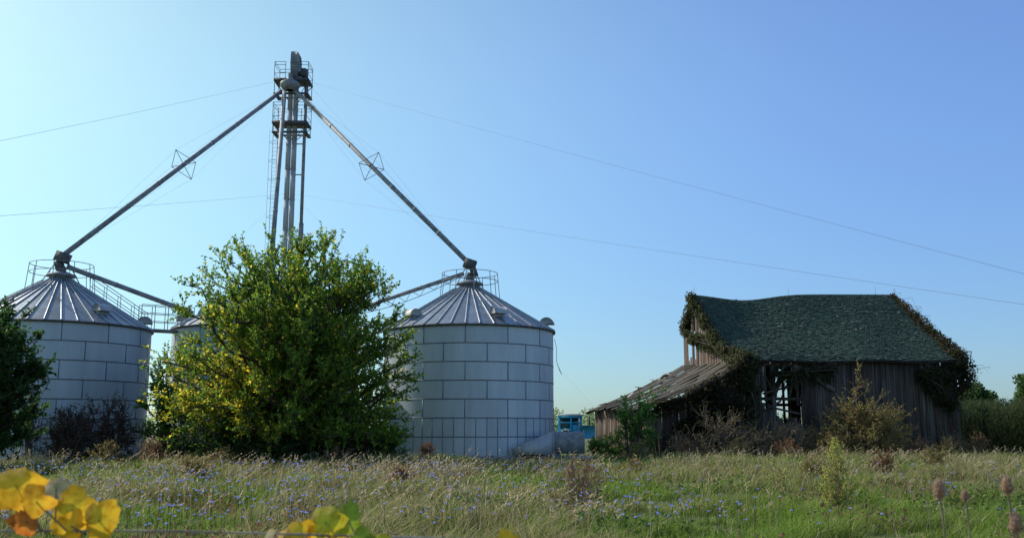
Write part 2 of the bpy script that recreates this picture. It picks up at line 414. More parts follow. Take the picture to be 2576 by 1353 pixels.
# ---------------------------------------------------------------- fan
Fe=empty('aeration_fan',(2.9,56.2,.2),'grey steel aeration fan with tapered duct on concrete pad','fan')
g=Geo(); V=[(.1,56.3,.3),(.1,56.3,.7),(.1,54.9,.7),(.1,54.9,.3),(2.3,56.9,.35),(2.3,56.9,1.6),(2.3,55.3,1.6),(2.3,55.3,.35)]
g.add(V,np.array([[0,1,2,3],[7,6,5,4],[0,4,5,1],[1,5,6,2],[2,6,7,3],[3,7,4,0]])); g.box((2.33,56.1,.98),(.05,1.66,1.36))
build('duct',g,M_TRUNK,Fe)
g=Geo(); k=28
def xcyl(g,x0,x1,yc,zc,r,k=28,caps=False): g.segs([(x0,yc,zc)],[(x1,yc,zc)],r,r,k,caps=caps)
xcyl(g,2.36,4.1,56.25,.98,.62); xcyl(g,2.36,4.1,56.25,.98,.58); xcyl(g,2.36,2.44,56.25,.98,.68); xcyl(g,3.2,3.28,56.25,.98,.66); xcyl(g,4.04,4.12,56.25,.98,.68)
build('fan_housing',g,M_STEEL,Fe)
g=Geo(); xcyl(g,3.3,3.9,56.25,.98,.2,16,True)
for i in range(8):
    a=i*math.pi/4; g.box((3.5,56.25+.36*math.cos(a),.98+.36*math.sin(a)),(.04,.36,.16),[[1,0,0],[0,math.cos(a),math.sin(a)],nrm([.5,-math.sin(a),math.cos(a)])])
build('fan_rotor',g,M_STEEL,Fe)
g=Geo()
for r in(.15,.3,.45,.6):
    th=np.linspace(0,2*math.pi,25); P=np.stack([np.full(25,4.12),56.25+r*np.cos(th),.98+r*np.sin(th)],1); g.segs(P[:-1],P[1:],.01,.01,4)
for i in range(6):
    a=i*math.pi/6; g.segs([(4.12,56.25-.6*math.cos(a),.98-.6*math.sin(a))],[(4.12,56.25+.6*math.cos(a),.98+.6*math.sin(a))],.01,.01,4)
build('fan_guard',g,M_DARK,Fe)
g=Geo(); g.box((2.9,56.25,.08),(3.4,1.9,.3)); g.box((2.7,56.25,.27),(.15,1.1,.12)); g.box((3.8,56.25,.27),(.15,1.1,.12)); build('concrete_pad',g,M_CONC,Fe)

# ---------------------------------------------------------------- tractor
Tr=empty('tractor',(4.9,77,0),'bright blue farm tractor with pale roof parked in weeds','tractor')
g=Geo(); x0,y0=4.9,77.
prof=[(.4,1.0),(.4,1.95),(.7,2.05),(1.6,2.02),(2.1,1.92),(2.3,1.7),(2.32,1.0)]
m=len(prof); V=[(x0+px,y0+s_*.4,pz) for s_ in(-1,1) for px,pz in prof]
g.add(V,[np.array([[q,(q+1)%m,(q+1)%m+m,q+m] for q in range(m)]),np.array([list(range(m))]),np.array([list(range(2*m-1,m-1,-1))])])
g.box((x0-.3,y0,1.3),(1.35,1.4,.7)); g.box((x0+.0,y0,1.75),(.6,1.2,.7))
for s_ in(-1,1):
    for q in range(7):
        a=math.pi*(.12+.76*q/6); g.box((x0-.7-.92*math.cos(a),y0+s_*.95,.85+.92*math.sin(a)),(.46,.46,.06),[[math.sin(a),0,math.cos(a)],[0,1,0],[-math.cos(a),0,math.sin(a)]])
build('body',g,M_BLUE,Tr)
g=Geo(); zt=-.15
for xx in(-1.2,-.3,.5):
    for s_ in(-.65,.65): g.box((x0+xx,y0+s_,2.2),(.12,.08,1.1))
g.box((x0-.35,y0-.65,2.25),(1.6,.05,.09)); g.box((x0-.35,y0,2.84+zt),(1.9,1.5,.16)); build('cab_frame',g,M_BLUE,Tr)
g=Geo(); g.box((x0-.35,y0,2.97+zt),(2.0,1.6,.09)); g.box((x0-.35,y0,3.03+zt),(1.5,1.2,.05)); build('cab_roof',g,M_WHITE,Tr)
g=Geo(); g.box((x0-.35,y0+.6,2.2),(1.5,.02,.9)); build('cab_window',g,M_GLASS,Tr)
g=Geo(); g.segs([(x0+1.2,y0,2.0)],[(x0+1.2,y0,2.8)],.05,.05,8,caps=True); g.box((x0+2.345,y0,1.45),(.03,.6,.7)); build('exhaust_pipe',g,M_DARK,Tr)
for xx,r in((-.7,.85),(1.7,.5)):
    for s_ in(-.95,.95):
        g=Geo(); yy=y0+s_
        g.segs([(x0+xx,yy-.2,r)],[(x0+xx,yy+.2,r)],r-.05,r-.05,28,caps=True)
        for q in range(24):
            a=q*math.pi/12; g.box((x0+xx+(r-.05)*math.cos(a),yy,r+(r-.05)*math.sin(a)),(.06,.4,.05),[[math.cos(a),0,math.sin(a)],[0,1,0],[-math.sin(a),0,math.cos(a)]])
        w_=build('wheel',g,M_TYRE,Tr)
        g=Geo(); g.segs([(x0+xx,yy-.22,r)],[(x0+xx,yy+.22,r)],r*.5,r*.5,20,caps=True); build('rim',g,M_WHITE,w_)

# ---------------------------------------------------------------- barn
FL=np.array([15.1,62.0,0]); ax_l=np.array([.966,.259,0]); ax_g=np.array([-.259,.966,0]); LB=15.7; GB=9.5
FR=FL+ax_l*LB; BLc=FL+ax_g*GB; BRc=FR+ax_g*GB
B=empty('barn',tuple((FL+BRc)/2*np.array([1,1,0])),'dilapidated wooden barn with sagging green shingle roof and vines','barn')
RL=np.array([13.27,68.9,11.3]); RR=np.array([29.2,73.1,11.85]); EL=np.array([15.0,61.5,6.0]); ER=np.array([30.6,65.6,6.3])
RL=RL-ax_l*.35
BEL=np.array([12.45,71.6,8.9]); BER=np.array([27.9,75.6,9.2])
def roofP(u,v):
    u=np.asarray(u,float)[...,None]; v=np.asarray(v,float)[...,None]
    P=(RL*(1-u)+RR*u)*(1-v)+(EL*(1-u)+ER*u)*v
    dz=-.45*np.exp(-((u-.24)/.17)**2)*(1-v) -(.9*np.clip(1-u,0,1)**1.5+.12)*np.sin(math.pi*v)**1.1
    dz=dz+.05*np.sin(u*17+v*5)*np.sin(math.pi*v)+.05*np.sin(u*14)*v
    P=P.copy(); P[...,2]+=dz[...,0]; return P
g=Geo(); nu,nv=50,24
U,Vv=np.meshgrid(np.linspace(0,1,nu),np.linspace(0,1,nv)); P=roofP(U,Vv)
I=np.arange(nu*nv).reshape(nv,nu); F=np.stack([I[:-1,:-1],I[1:,:-1],I[1:,1:],I[:-1,1:]],-1).reshape(-1,4)
g.add(P.reshape(-1,3),F,(.03,.035,.03)); g.add(P.reshape(-1,3)-np.array([0,0,.12]),F[:,::-1],(.05,.04,.03))
def ridgeback(u,v):
    a=roofP(u,np.zeros_like(u)); u=u[...,None]; v=v[...,None]; b=BEL*(1-u)+BER*u; return a*(1-v)+b*v
U2,V2=np.meshgrid(np.linspace(0,1,nu),np.linspace(0,1,8)); P2=ridgeback(U2,V2)
I2=np.arange(nu*8).reshape(8,nu); F2=np.stack([I2[:-1,:-1],I2[:-1,1:],I2[1:,1:],I2[1:,:-1]],-1).reshape(-1,4)
g.add(P2.reshape(-1,3),F2,(.05,.07,.055))
rows,cols=54,80; Q=[];C=[]
for r in range(rows):
    off=.5*(r%2)+.1*rng.normal()
    for c in range(cols+1):
        if rng.random()<.05: continue
        ua=np.clip((c-off+.06*rng.normal())/cols,0,1); ub=np.clip((c+1-off-.08)/cols,0,1)
        if ub-ua<.003: continue
        va=r/rows; vb=min((r+1.12+.25*rng.normal())/rows,1.01)
        p=roofP(np.array([ua,ub,ub,ua]),np.array([va,va,vb,vb]))
        lift=.015+.04*rng.random()**3
        p[:,2]+=.008; p[2,2]+=lift+.02*rng.random(); p[3,2]+=lift+.02*rng.random()
        p[2:,1]-=.01
        Q.append(p); pp=p.mean(0)
        m_=float(fbm(pp[0]*.8+40,pp[1]*1.2+pp[2]))
        base=np.array([.014,.036,.024])*(1-m_)*1.5+np.array([.03,.063,.042])*m_
        if rng.random()>.92: base=np.array([.10,.125,.105])*(.5+.7*rng.random())
        C.append(base*(.75+.5*rng.random()))
Q=np.array(Q); C=np.array(C)
g.quads(Q[:,[0,3,2,1]],C)
E=np.stack([Q[:,3],Q[:,3]-np.array([0,0,.03]),Q[:,2]-np.array([0,0,.03]),Q[:,2]],1); g.quads(E,C*.9+.03)
broof=build('roof',g,M_SHING,B)
def boards(g,A,Bp,z0f,ztf,width,colf,keep=None,thick=.03,out=None):
    A=np.array(A,float);Bp=np.array(Bp,float); d=Bp-A; d[2]=0; L=np.linalg.norm(d); d/=L; nn=np.array([d[1],-d[0],0])
    x=0
    while x<L-.02:
        w=min(width*(.8+.4*rng.random()),L-x); u=(x+w/2)/L
        z0=z0f(u); z1=ztf(u)+(.04*rng.normal())
        rngs=[(z0,z1)] if keep is None else keep(u,z0,z1)
        for a,b in rngs:
            if b-a<.05: continue
            p=A+d*(x+w/2)+nn*(.012*rng.normal()); p[2]=(a+b)/2
            tilt=.010*rng.normal()
            ax=[nrm(d+np.array([0,0,tilt])),nn,nrm(np.array([0,0,1.])-d*tilt)]
            g.box(p,(w-.004-.012*rng.random(),thick,b-a),ax,colf(u))
        x+=w
def woodcol(u):
    t=rng.random(); base=np.array([.085,.062,.05]) if t<.6 else np.array([.12,.098,.08]) if t<.82 else np.array([.09,.05,.036])
    return base*(.6+.75*rng.random())
g=Geo()
def eavez(u): return float(roofP(np.array([u]),np.array([.93]))[0,2])-.1
def kfront(u,a,b):
    if u<.05: return [(a,b)]
    if u<.235:
        out=[(a,2.8+1.2*rng.random() if u<.12 else 2.0+.8*rng.random())]
        if rng.random()<.75: out.append((b-.3-1.6*rng.random()**2,b))
        if .05<u<.08 or .2<u<.235:
            if rng.random()<.7: out.append((3.2+rng.random(),b))
        return out
    if rng.random()<.03: return [(a+1+rng.random(),b)]
    return [(a,b)]
boards(g,FL,FR,lambda u:.05+.1*rng.random(),eavez,.2,woodcol,kfront)
build('wall',g,M_BOARD,B)
g=Geo()
def kback(u,a,b):
    if u<.07: return [(a,6.2)]
    if .34<u<.53: return [(a,1.8+.9*rng.random()),(6.6-1.2*rng.random()**2,b)] if rng.random()<.72 else [(a,b)]
    return [(a,b)]
boards(g,BLc,BRc,lambda u:.05,lambda u:8.9,.22,woodcol,kback); build('wall',g,M_BOARD,B)
def rakez(w,uu):
    wr=7.2/GB
    if w<wr: return float(roofP(np.array([uu]),np.array([max(0,1-w/wr*.97-.02)]))[0,2])-.12
    t=(w-wr)/(1-wr); return (11.3 if uu<.5 else 11.8)*(1-t)+8.85*t-.1
def kgab(u,a,b):
    if .78<u<.93: return [(a,6.6+.3*rng.random())] if rng.random()<.7 else [(a,b)]
    return [(a,b)]
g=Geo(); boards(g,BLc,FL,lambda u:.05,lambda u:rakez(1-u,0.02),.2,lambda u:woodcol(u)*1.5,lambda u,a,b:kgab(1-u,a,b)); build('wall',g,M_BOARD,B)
g=Geo(); boards(g,FR,BRc,lambda u:.05,lambda u:rakez(u,.98),.2,woodcol); build('wall',g,M_BOARD,B)
g=Geo(); fx=[ax_l,ax_g,[0,0,1]]
for q in(.05,.115,.25,.45,.62,.8,.98):
    for w_ in(.12,4.7,9.3):
        g.box(FL+ax_l*(q*LB)+ax_g*w_+np.array([0,0,3.0]),(.2,.2,6.0),fx,(.06,.045,.035))
for z in(3.65,5.8): g.box(FL+ax_l*LB*.5+ax_g*.15+np.array([0,0,z]),(LB-.3,.18,.2),fx,(.07,.05,.04))
g.box(FL+ax_l*LB*.5+ax_g*4.7+np.array([0,0,3.4]),(LB-.3,.18,.2),fx,(.06,.045,.035))
g.box(FL+ax_l*(.085*LB)+ax_g*.4+np.array([0,0,4.7]),(.12,.12,2.4),[nrm(ax_l+np.array([0,0,.8])),ax_g,nrm(np.array([0,0,1.])-ax_l*.8)],(.07,.05,.04))
for q in(.06,.085,.11,.13,.145,.165,.19,.215):
    g.box(FL+ax_l*(q*LB)-ax_g*.06+np.array([0,0,5.3-.9*rng.random()]),(.1+.12*rng.random(),.04,1.1+1.2*rng.random()),[nrm(ax_l+np.array([0,0,.35*rng.normal()])),ax_g,nrm(np.array([.3*rng.normal(),0,1.]))],(.09,.07,.055))
for q,z,l_,sl_ in((.12,4.2,2.0,.25),(.16,2.9,2.0,-.2),(.1,3.2,1.4,.5)):
    g.box(FL+ax_l*(q*LB)-ax_g*.05+np.array([0,0,z]),(l_,.04,.13),[nrm(ax_l+np.array([0,0,sl_])),ax_g,nrm(np.array([0,0,1.])-ax_l*sl_)],(.10,.075,.06))
build('timber_frame',g,M_BOARD,B)
g=Geo(); p0=FL+ax_l*3.2-ax_g*.12+np.array([0,0,5.8]); p1=FL+ax_l*6.1-ax_g*.15+np.array([0,0,4.2]); dd=nrm(p1-p0)
g.box((p0+p1)/2,(np.linalg.norm(p1-p0),.05,.26),[dd,ax_g,np.cross(dd,ax_g)],(.17,.145,.12))
build('loose_plank',g,M_BOARD,B)
for u in(.01,.46,.9):
    g=Geo(); p=roofP(np.array([u]),np.array([0.]))[0]; g.segs([p],[p+np.array([0,0,.6])],.012,.008,4); build('lightning_rod',g,M_WIRE,broof)
# lean-to
SF=np.array([8.35,60.2,0]); SB=SF+ax_g*9.5
LT=bpy.data.objects.new('lean_to',None); link(LT); LT.parent=B; LT['label']='collapsing lean-to shed with bare plank roof'
LT.location=tuple(SF-np.array(B['_o'])); LT['_o']=[float(v) for v in SF]
g=Geo(); TFp=FL+np.array([0.3,-.25,6.1]); TBp=BLc+np.array([-.1,.3,6.35]); EF=SF+np.array([-.45,-.35,3.0]); EB=SB+np.array([-.6,.25,3.0])
def shedP(s_,t): # s_ 0 eave..1 top, t 0 front..1 back
    P=(EF*(1-t)+EB*t)*(1-s_)+(TFp*(1-t)+TBp*t)*s_
    P=P.copy(); P[2]-=.35*math.sin(math.pi*s_)*(1-.5*t)+.12*math.sin(t*7)*(1-s_); return P
nr=40
for i in range(nr):
    t0=i/nr; t1=(i+.95)/nr
    s_=0.
    while s_<1:
        e_=min(1,s_+.2+.35*rng.random())
        if rng.random()>.07:
            a=shedP(s_-(.04*rng.random() if s_==0 else 0),t0);b=shedP(s_,t1);c=shedP(e_,t1);d_=shedP(e_,t0)
            lift=np.array([0,0,.10*rng.random()**2]); q=np.array([a,b,c,d_])+lift; q[0,2]+=.04*rng.normal();q[1,2]+=.03*rng.normal(); col=np.array([.11,.09,.072])*(.4+.8*rng.random()); col=np.repeat(col[None],1,0)
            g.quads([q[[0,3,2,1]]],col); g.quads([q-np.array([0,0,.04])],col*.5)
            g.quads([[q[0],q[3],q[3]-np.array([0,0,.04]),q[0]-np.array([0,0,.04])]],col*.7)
        s_=e_
for t in(0.01,.33,.66,.99):
    for s0 in np.linspace(0,.9,10):
        a=shedP(s0,t)-np.array([0,0,.12]); b=shedP(s0+.1,t)-np.array([0,0,.12]); g.segs([a],[b],.06,.06,4,col=(.1,.08,.07))
for k_ in range(10):
    s0=.15+.7*rng.random(); a=shedP(s0,.75+.24*rng.random())+np.array([0,0,.1]); dv=nrm(rng.normal(size=3)*np.array([1,1,.25])); g.box(a,(.7+.4*rng.random(),.3,.03),[dv,nrm(np.cross([0,0,1],dv)),[0,0,1]],(.35,.33,.31))
build('roof',g,M_BOARD,LT)
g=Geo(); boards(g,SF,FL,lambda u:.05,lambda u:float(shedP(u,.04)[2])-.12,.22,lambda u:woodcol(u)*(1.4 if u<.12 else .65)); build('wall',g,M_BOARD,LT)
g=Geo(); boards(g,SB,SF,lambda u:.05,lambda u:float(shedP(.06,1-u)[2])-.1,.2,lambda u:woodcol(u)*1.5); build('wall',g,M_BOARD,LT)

# ---------------------------------------------------------------- foliage helpers
def lerp_cols(n,a,b): t=rng.random((n,1)); return np.array(a)*(1-t)+np.array(b)*t
def plant(name,label,cat,base,tips,tw,twl,lpt,lL,lW,colf,tr,leafmat=M_LEAF,bark=M_BARK,t0=.35,up=.5,spread=.3,oz=.15,group=None,wig=.12,trunk_h=0,names=('trunk','crown'),tr_tip=.012,twr=.01,ctrl=(.35,.72)):
    base=np.array(base,float); base[2]=float(gh(base[0],base[1]))-.03
    e=empty(name,tuple(base),label,cat,group)
    gb=Geo(); gl=Geo(); S0=[];S1=[];R0=[];R1=[]; LP=[];LD=[]
    if trunk_h>0:
        ks=7; pp=[base+np.array([.06*math.sin(i*1.3),.06*math.cos(i*1.1),trunk_h*i/ks]) for i in range(ks+1)]
        for i in range(ks): S0.append(pp[i]);S1.append(pp[i+1]);R0.append(tr*1.6*(1-.5*i/ks));R1.append(tr*1.6*(1-.5*(i+1)/ks))
    for tip in tips:
        tip=base+np.array(tip,float); L=np.linalg.norm(tip-base)
        o=base+np.array([rng.normal()*spread,rng.normal()*spread,0.]); 
        if trunk_h>0: o=base+np.array([0,0,min(trunk_h,(tip[2]-base[2])*.8)*(.3+.7*rng.random())])
        hv=tip-o; c=o+hv*np.array([ctrl[0],ctrl[0],ctrl[1]])
        t=np.linspace(0,1,10)[:,None]; P=(1-t)**2*o+2*t*(1-t)*c+t*t*tip
        P[1:-1]+=rng.normal(size=(8,3))*wig*L*.06
        rr=tr*(1-t[:,0])**.9*min(1,L/6+.3)+tr_tip
        S0+=list(P[:-1]);S1+=list(P[1:]);R0+=list(rr[:-1]);R1+=list(rr[1:])
        nt_=max(2,int(tw*(.6+.8*rng.random())))
        tt=t0+(1-t0)*rng.random(nt_)**.85; tt[0]=.995
        i0=np.minimum((tt*9).astype(int),8); fr=(tt*9-i0)[:,None]
        pos=P[i0]*(1-fr)+P[i0+1]*fr
        outw=nrm(pos-(base+np.array([0,0,(tip[2]-base[2])*.35])))
        dr=nrm(rng.normal(size=(nt_,3))*.75+outw*.6+np.array([0,0,up]))
        dr[0]=nrm(P[-1]-P[-3]+np.array([0,0,.15]))
        ln=twl*(.45+.75*rng.random(nt_))
        end=pos+dr*ln[:,None]; mid=pos+dr*ln[:,None]*.55+rng.normal(size=(nt_,3))*.05*twl
        S0+=list(pos)+list(mid);S1+=list(mid)+list(end);R0+=[twr*1.3]*nt_+[twr]*nt_;R1+=[twr]*nt_+[twr*.4]*nt_
        if lpt>0:
            q=np.tile(np.linspace(.12,1.02,lpt),(nt_,1))+rng.normal(size=(nt_,lpt))*.04
            q3=q[...,None]; lp=np.where(q3<.55,pos[:,None]+(mid-pos)[:,None]*(q3/.55),mid[:,None]+(end-mid)[:,None]*((q3-.55)/.45))
            ld=nrm(rng.normal(size=lp.shape)*.8+dr[:,None]*.6+np.array([0,0,-.15]))
            LP.append(lp.reshape(-1,3)); LD.append(ld.reshape(-1,3))
    gb.segs(S0,S1,np.array(R0),np.array(R1),5)
    build(names[0],gb,bark,e,smooth=True)
    if LP:
        LP=np.concatenate(LP);LD=np.concatenate(LD); n=len(LP); sc=.6+.7*rng.random(n)
        leafquads(gl,LP,LD,lL*sc,lW*sc,colf(LP-base)); build(names[1],gl,leafmat,e)
    return e
def dome(n,prof,zlo,zhi,zp=1.):
    out=[]
    for _ in range(n):
        z=zlo+(zhi-zlo)*rng.random()**zp; a=rng.random()*2*math.pi; r=np.interp(z,prof[0],prof[1])*(.55+.45*rng.random()**.5); out.append((r*math.cos(a),r*math.sin(a)*.85,z))
    return out
# main tree
sil=[(-4.1,10.9),(-1.6,11.7),(-.3,11.5),(.7,12.2),(2.2,10.9),(3.1,9.9),(4.8,8.9),(5.6,6.7),(6.0,5.4),(6.0,3.8),(5.4,2.4),(4.6,1.4),(-5.4,10.2),(-5.3,9.0),(-6.0,7.9),(-6.4,6.6),(-7.0,5.7),(-7.0,4.6),(-6.8,3.4),(-6.4,2.3),(-5.4,1.3),(-2.8,11.0),(1.4,11.5),(4.0,9.4),(-3.4,10.2),(4.9,7.6),(-2.2,10.4),(-.9,10.8),(.3,10.8),(1.9,10.2),(-4.2,9.2),(3.2,8.6)]
tips=[(x*.97,rng.normal()*1.0,z*.965) for x,z in sil]+dome(160,([1,2,4,6,8,9.5,11,12],[5.2,5.7,6.0,5.8,5.3,4.4,2.7,.5]),1.0,10.7,.95)
def colmain(P):
    n=len(P); C=lerp_cols(n,(.055,.12,.014),(.17,.26,.032))
    ns=fbm(P[:,0]*1.1+20,P[:,2]*1.1+P[:,1]*.6); py=.09+.35*sst((ns-.45)*4)*sst((10.5-P[:,2])/6)*sst((5.5-P[:,0])/6)+.28*sst((-P[:,0]+.5)/4)*sst((6.5-P[:,2])/3)*sst((P[:,2]-1)/2)
    y=rng.random(n)<py; C[y]=lerp_cols(y.sum(),(.30,.30,.03),(.62,.47,.035)); return C
plant('tree','broad leafy tree with green and yellowing leaves','tree',(-10.75,48.,0),tips,37,.9,17,.165,.10,colmain,.14,trunk_h=2.2,t0=.3,up=.55,wig=.5)
def coldark(P): 
    n=len(P); return lerp_cols(n,(.018,.048,.013),(.05,.10,.022))
plant('tree','dark green bushy tree with dense foliage','tree',(-22.6,41,0),[(1.7,0,6.4),(2.9,0,4.6),(2.3,.3,5.6),(2.7,-.4,3.4),(2.2,.2,2.2),(.9,0,7.0)]+dome(80,([0,2,4,6,7.2],[2.0,2.6,2.9,2.2,.5]),.9,6.8),30,.7,16,.17,.11,coldark,.1,trunk_h=1.2,t0=.3)
plant('tree','slender light green tree growing between two grain bins','tree',(-19.1,54.,0),dome(26,([0,2,4,6,7],[1.1,1.5,1.6,1.1,.3]),1.4,6.0),18,.7,13,.15,.09,lambda P:lerp_cols(len(P),(.06,.13,.014),(.17,.26,.04)),.06,trunk_h=1.5)
def colpurp(P): return lerp_cols(len(P),(.028,.015,.013),(.10,.05,.04))
plant('shrub','dark reddish-brown tangled shrub against the grain bin wall','shrub',(-20.9,49.6,0),dome(56,([0,1,2.5,3.6],[1.8,2.2,1.7,.6]),.4,3.3),14,.6,7,.1,.07,colpurp,.03,leafmat=M_DRYLEAF,t0=.3,names=('stem','foliage'),spread=.8,wig=.6)
plant('shrub','dark reddish-brown tangled shrub against the grain bin wall','shrub',(-22.8,50.1,0),dome(26,([0,1,2.5,3.2],[1.3,1.5,1.0,.3]),.4,2.5),12,.5,7,.1,.07,colpurp,.03,leafmat=M_DRYLEAF,t0=.3,names=('stem','foliage'),spread=.6,wig=.6)
plant('climbing_vine','thin reddish vine climbing beside the grain bin','vine',(-24.6,50.2,0),[(.3*rng.normal(),.3*rng.normal(),z) for z in np.linspace(1.2,4.6,14)],12,.35,7,.1,.07,lambda P:lerp_cols(len(P),(.06,.02,.02),(.15,.06,.045)),.015,leafmat=M_DRYLEAF,names=('stem','foliage'))
plant('climbing_vine','green ivy climbing the grain bin','vine',(-23.3,51.1,0),[(.25*rng.normal(),.2*rng.normal(),z) for z in np.linspace(.6,2.9,12)],12,.35,8,.11,.09,coldark,.015,names=('stem','foliage'))
for (x,y,h,r,c) in [(-15.5,48.5,2.2,1.6,0),(-13.3,46.8,1.6,1.3,0),(-8.2,46.9,1.7,1.4,1),(-6.6,49.2,1.8,1.2,0),(-17.4,50.5,1.5,1.2,1),(-10.8,46.0,1.5,1.6,0)]:
    plant('shrub','low dark undergrowth shrub beneath a tree','shrub',(x,y,0),dome(26,([0,h*.5,h],[r,r,r*.3]),.4,h),16,.5,10,.12,.08,coldark if c==0 else colpurp,.03,t0=.2,names=('stem','foliage'),spread=.6)
plant('shrub','bright green climber growing over the lean-to corner','shrub',(7.5,59.0,0),[(.9,0,3.9),(1.7,-.1,4.0),(-.6,0,3.2),(.2,0,3.7)]+dome(30,([0,1.5,3,3.9],[.9,1.3,1.3,1.0]),.5,3.5),13,.5,9,.15,.10,lambda P:lerp_cols(len(P),(.04,.12,.018),(.13,.25,.045)),.03,names=('stem','foliage'),spread=.4)
plant('shrub','low green weeds beside the lean-to','shrub',(5.9,60.0,0),dome(20,([0,.8,1.3],[1.2,1.2,.5]),.3,1.2),14,.4,9,.13,.08,lambda P:lerp_cols(len(P),(.07,.14,.02),(.16,.25,.04)),.02,names=('stem','foliage'),spread=.8)
def coltan(P):
    n=len(P); C=lerp_cols(n,(.18,.12,.05),(.38,.27,.11)); k=rng.random(n)<.3; C[k]=lerp_cols(k.sum(),(.12,.16,.03),(.24,.26,.06)); return C
tb=[(-.1+.1*rng.normal(),0,z) for z in(4.2,4.9,5.3)]+[(1.2,.2,3.6),(-1.2,0,3.4),(2.6,0,2.6),(-2.6,0,2.3)]
plant('shrub','tan and brown autumn shrub with tall central sprig','shrub',(21.3,59.2,0),tb+dome(120,([0,1.2,2.6,3.6,4.2],[3.1,3.1,2.1,1.1,.3]),.4,3.2),16,.6,9,.12,.08,coltan,.03,leafmat=M_DRYLEAF,bark=M_TWIG,t0=.35,names=('stem','foliage'),spread=.8,wig=.5)
for (x,y,h,r,nn) in [(12.3,58.6,2.9,1.9,28),(14.6,59.0,1.9,1.9,32),(16.6,59.4,1.8,1.7,32),(18.6,59.8,1.7,1.6,28),(10.6,58.4,1.4,1.3,16),(24.6,61.2,1.4,1.6,18),(27.0,61.6,1.2,1.5,16)]:
    plant('shrub','leafless tangle of dead brown brush by the barn','shrub',(x,y,0),dome(nn,([0,h*.5,h],[r,r,r*.6]),.4,h),12,.8,2,.12,.07,lambda P:coltan(P)*.75,.022,leafmat=M_DRYLEAF,bark=M_TWIG,t0=.3,up=.1,names=('stem','foliage'),spread=.5,wig=1.2,twr=.010,tr_tip=.010,ctrl=(.5,.8),group='dead brush along the barn')

def vine(name,label,path,n,colf,dens_r,parent=None,L=.17,Wd=.14,hang=.0,matl=M_LEAF,thr=.40,twigs=0):
    path=np.array(path,float)
    seg=np.linalg.norm(np.diff(path[:,:3],axis=0),axis=1); wts=seg*(path[:-1,3]+path[1:,3]); wts/=wts.sum()
    idx=rng.choice(len(seg),n,p=wts); t=rng.random(n)[:,None]
    c=path[idx]*(1-t)+path[idx+1]*t
    off=rng.normal(size=(n,3)); off=nrm(off)*(rng.random((n,1))**.5)*(.75+.5*fbm(c[:,0:1]*1.5,c[:,2:3]*1.5))
    P=c[:,:3]+off*c[:,3:4]*np.array([1,.6,1])
    ns=fbm(P[:,0]*2.2+11,P[:,2]*2.2+P[:,1]); P=P[ns>thr]; 
    P[:,2]-=hang*rng.random(len(P))**3
    D=nrm(rng.normal(size=P.shape)*.7+np.array([0,-.4,-.5]))
    sc=.6+.7*rng.random(len(P))
    org=path[-1,:3].copy(); e=empty(name,tuple(org),label,'vine')
    g=Geo(); leafquads(g,P,D,L*sc,Wd*sc,colf(P)); build('foliage',g,matl,e)
    g=Geo()
    for k_ in range(7):
        Q=path[:,:3]+rng.normal(size=(len(path),3))*path[:,3:4]*.4
        g.segs(Q[:-1],Q[1:],.03,.025,5)
    m=n//60; s0=rng.choice(len(P),m); A=P[s0]; Bq=A+rng.normal(size=(m,3))*.25; g.segs(A,Bq,.008,.005,3)
    if twigs:
        s0=rng.choice(len(P),twigs); A=P[s0]; Bq=A+nrm(rng.normal(size=(twigs,3))+np.array([.9,-.3,.1]))*(.4+.6*rng.random((twigs,1))); Cq=Bq+rng.normal(size=(twigs,3))*.15-np.array([0,0,.35]); g.segs(A,Bq,.012,.009,3); g.segs(Bq,Cq,.009,.005,3)
    build('stem',g,M_BARK,e)
def colvine(P):
    n=len(P); C=lerp_cols(n,(.022,.038,.012),(.065,.085,.03)); k=rng.random(n)<.35; C[k]=lerp_cols(k.sum(),(.04,.032,.018),(.095,.07,.038)); return C
def colred(P):
    n=len(P); C=lerp_cols(n,(.036,.026,.016),(.09,.062,.036)); k=rng.random(n)<.35; C[k]=lerp_cols(k.sum(),(.02,.033,.01),(.055,.07,.02)); return C
r_=lambda u,v,dz=.1:roofP(np.array([u]),np.array([v]))[0]+np.array([0,0,dz])
pa=[]
for v,rd in((0,.42),(.12,.5),(.25,.45),(.4,.5),(.55,.5),(.7,.6),(.85,.7),(1.,.8)):
    p=r_(0,v)+np.array([-.15,0,-.15]); pa.append((*p,rd))
pa+= [(15.0,61.5,5.2,.8),(15.0,61.5,4.0,.9),(14.7,61.4,2.6,.9),(14.5,61.3,1.0,1.0)]
vine('climbing_vine','thick dark green vine covering the barn gable edge',pa,17000,colvine,.6,L=.14,Wd=.11,twigs=40)
pb=[(13.1,69.2,10.9,.4),(12.9,70.0,10.0,.6),(12.6,70.8,9.0,.4),(12.8,69.4,8.2,.5),(13.6,67,7.6,.7),(14.3,64.5,6.9,.6),(15,62,6.0,.6)]
vine('climbing_vine','leafy vine spilling over the barn gable wall',pb,8000,colvine,.5,L=.14,Wd=.11)
pc=[(*(shedP(1.,.0)+np.array([0,-.1,.05])),.6),(*(shedP(.8,.0)+np.array([0,-.1,0])),.45),(*(shedP(.55,.0)+np.array([0,-.1,0])),.32),(*(shedP(.3,0.)+np.array([0,-.1,-.1])),.2),(*(shedP(.1,0.)),.15)]
vine('climbing_vine','brown vine trailing along the lean-to roof edge',pc,6500,colred,.4,hang=.8)
pd=[(13.2,61.2,4.4,.9),(12.2,60.8,3.6,1.1),(13.6,61.1,2.8,1.2),(11.6,60.6,2.4,1.0),(14.4,61.3,1.6,1.0),(10.6,60.4,1.6,.9),(12.6,60.8,1.3,1.)]
vine('climbing_vine','dark brown vine mass hanging on the lean-to wall',pd,17000,lambda P:colred(P)*.7,.5,thr=.34,twigs=80)
pe=[]
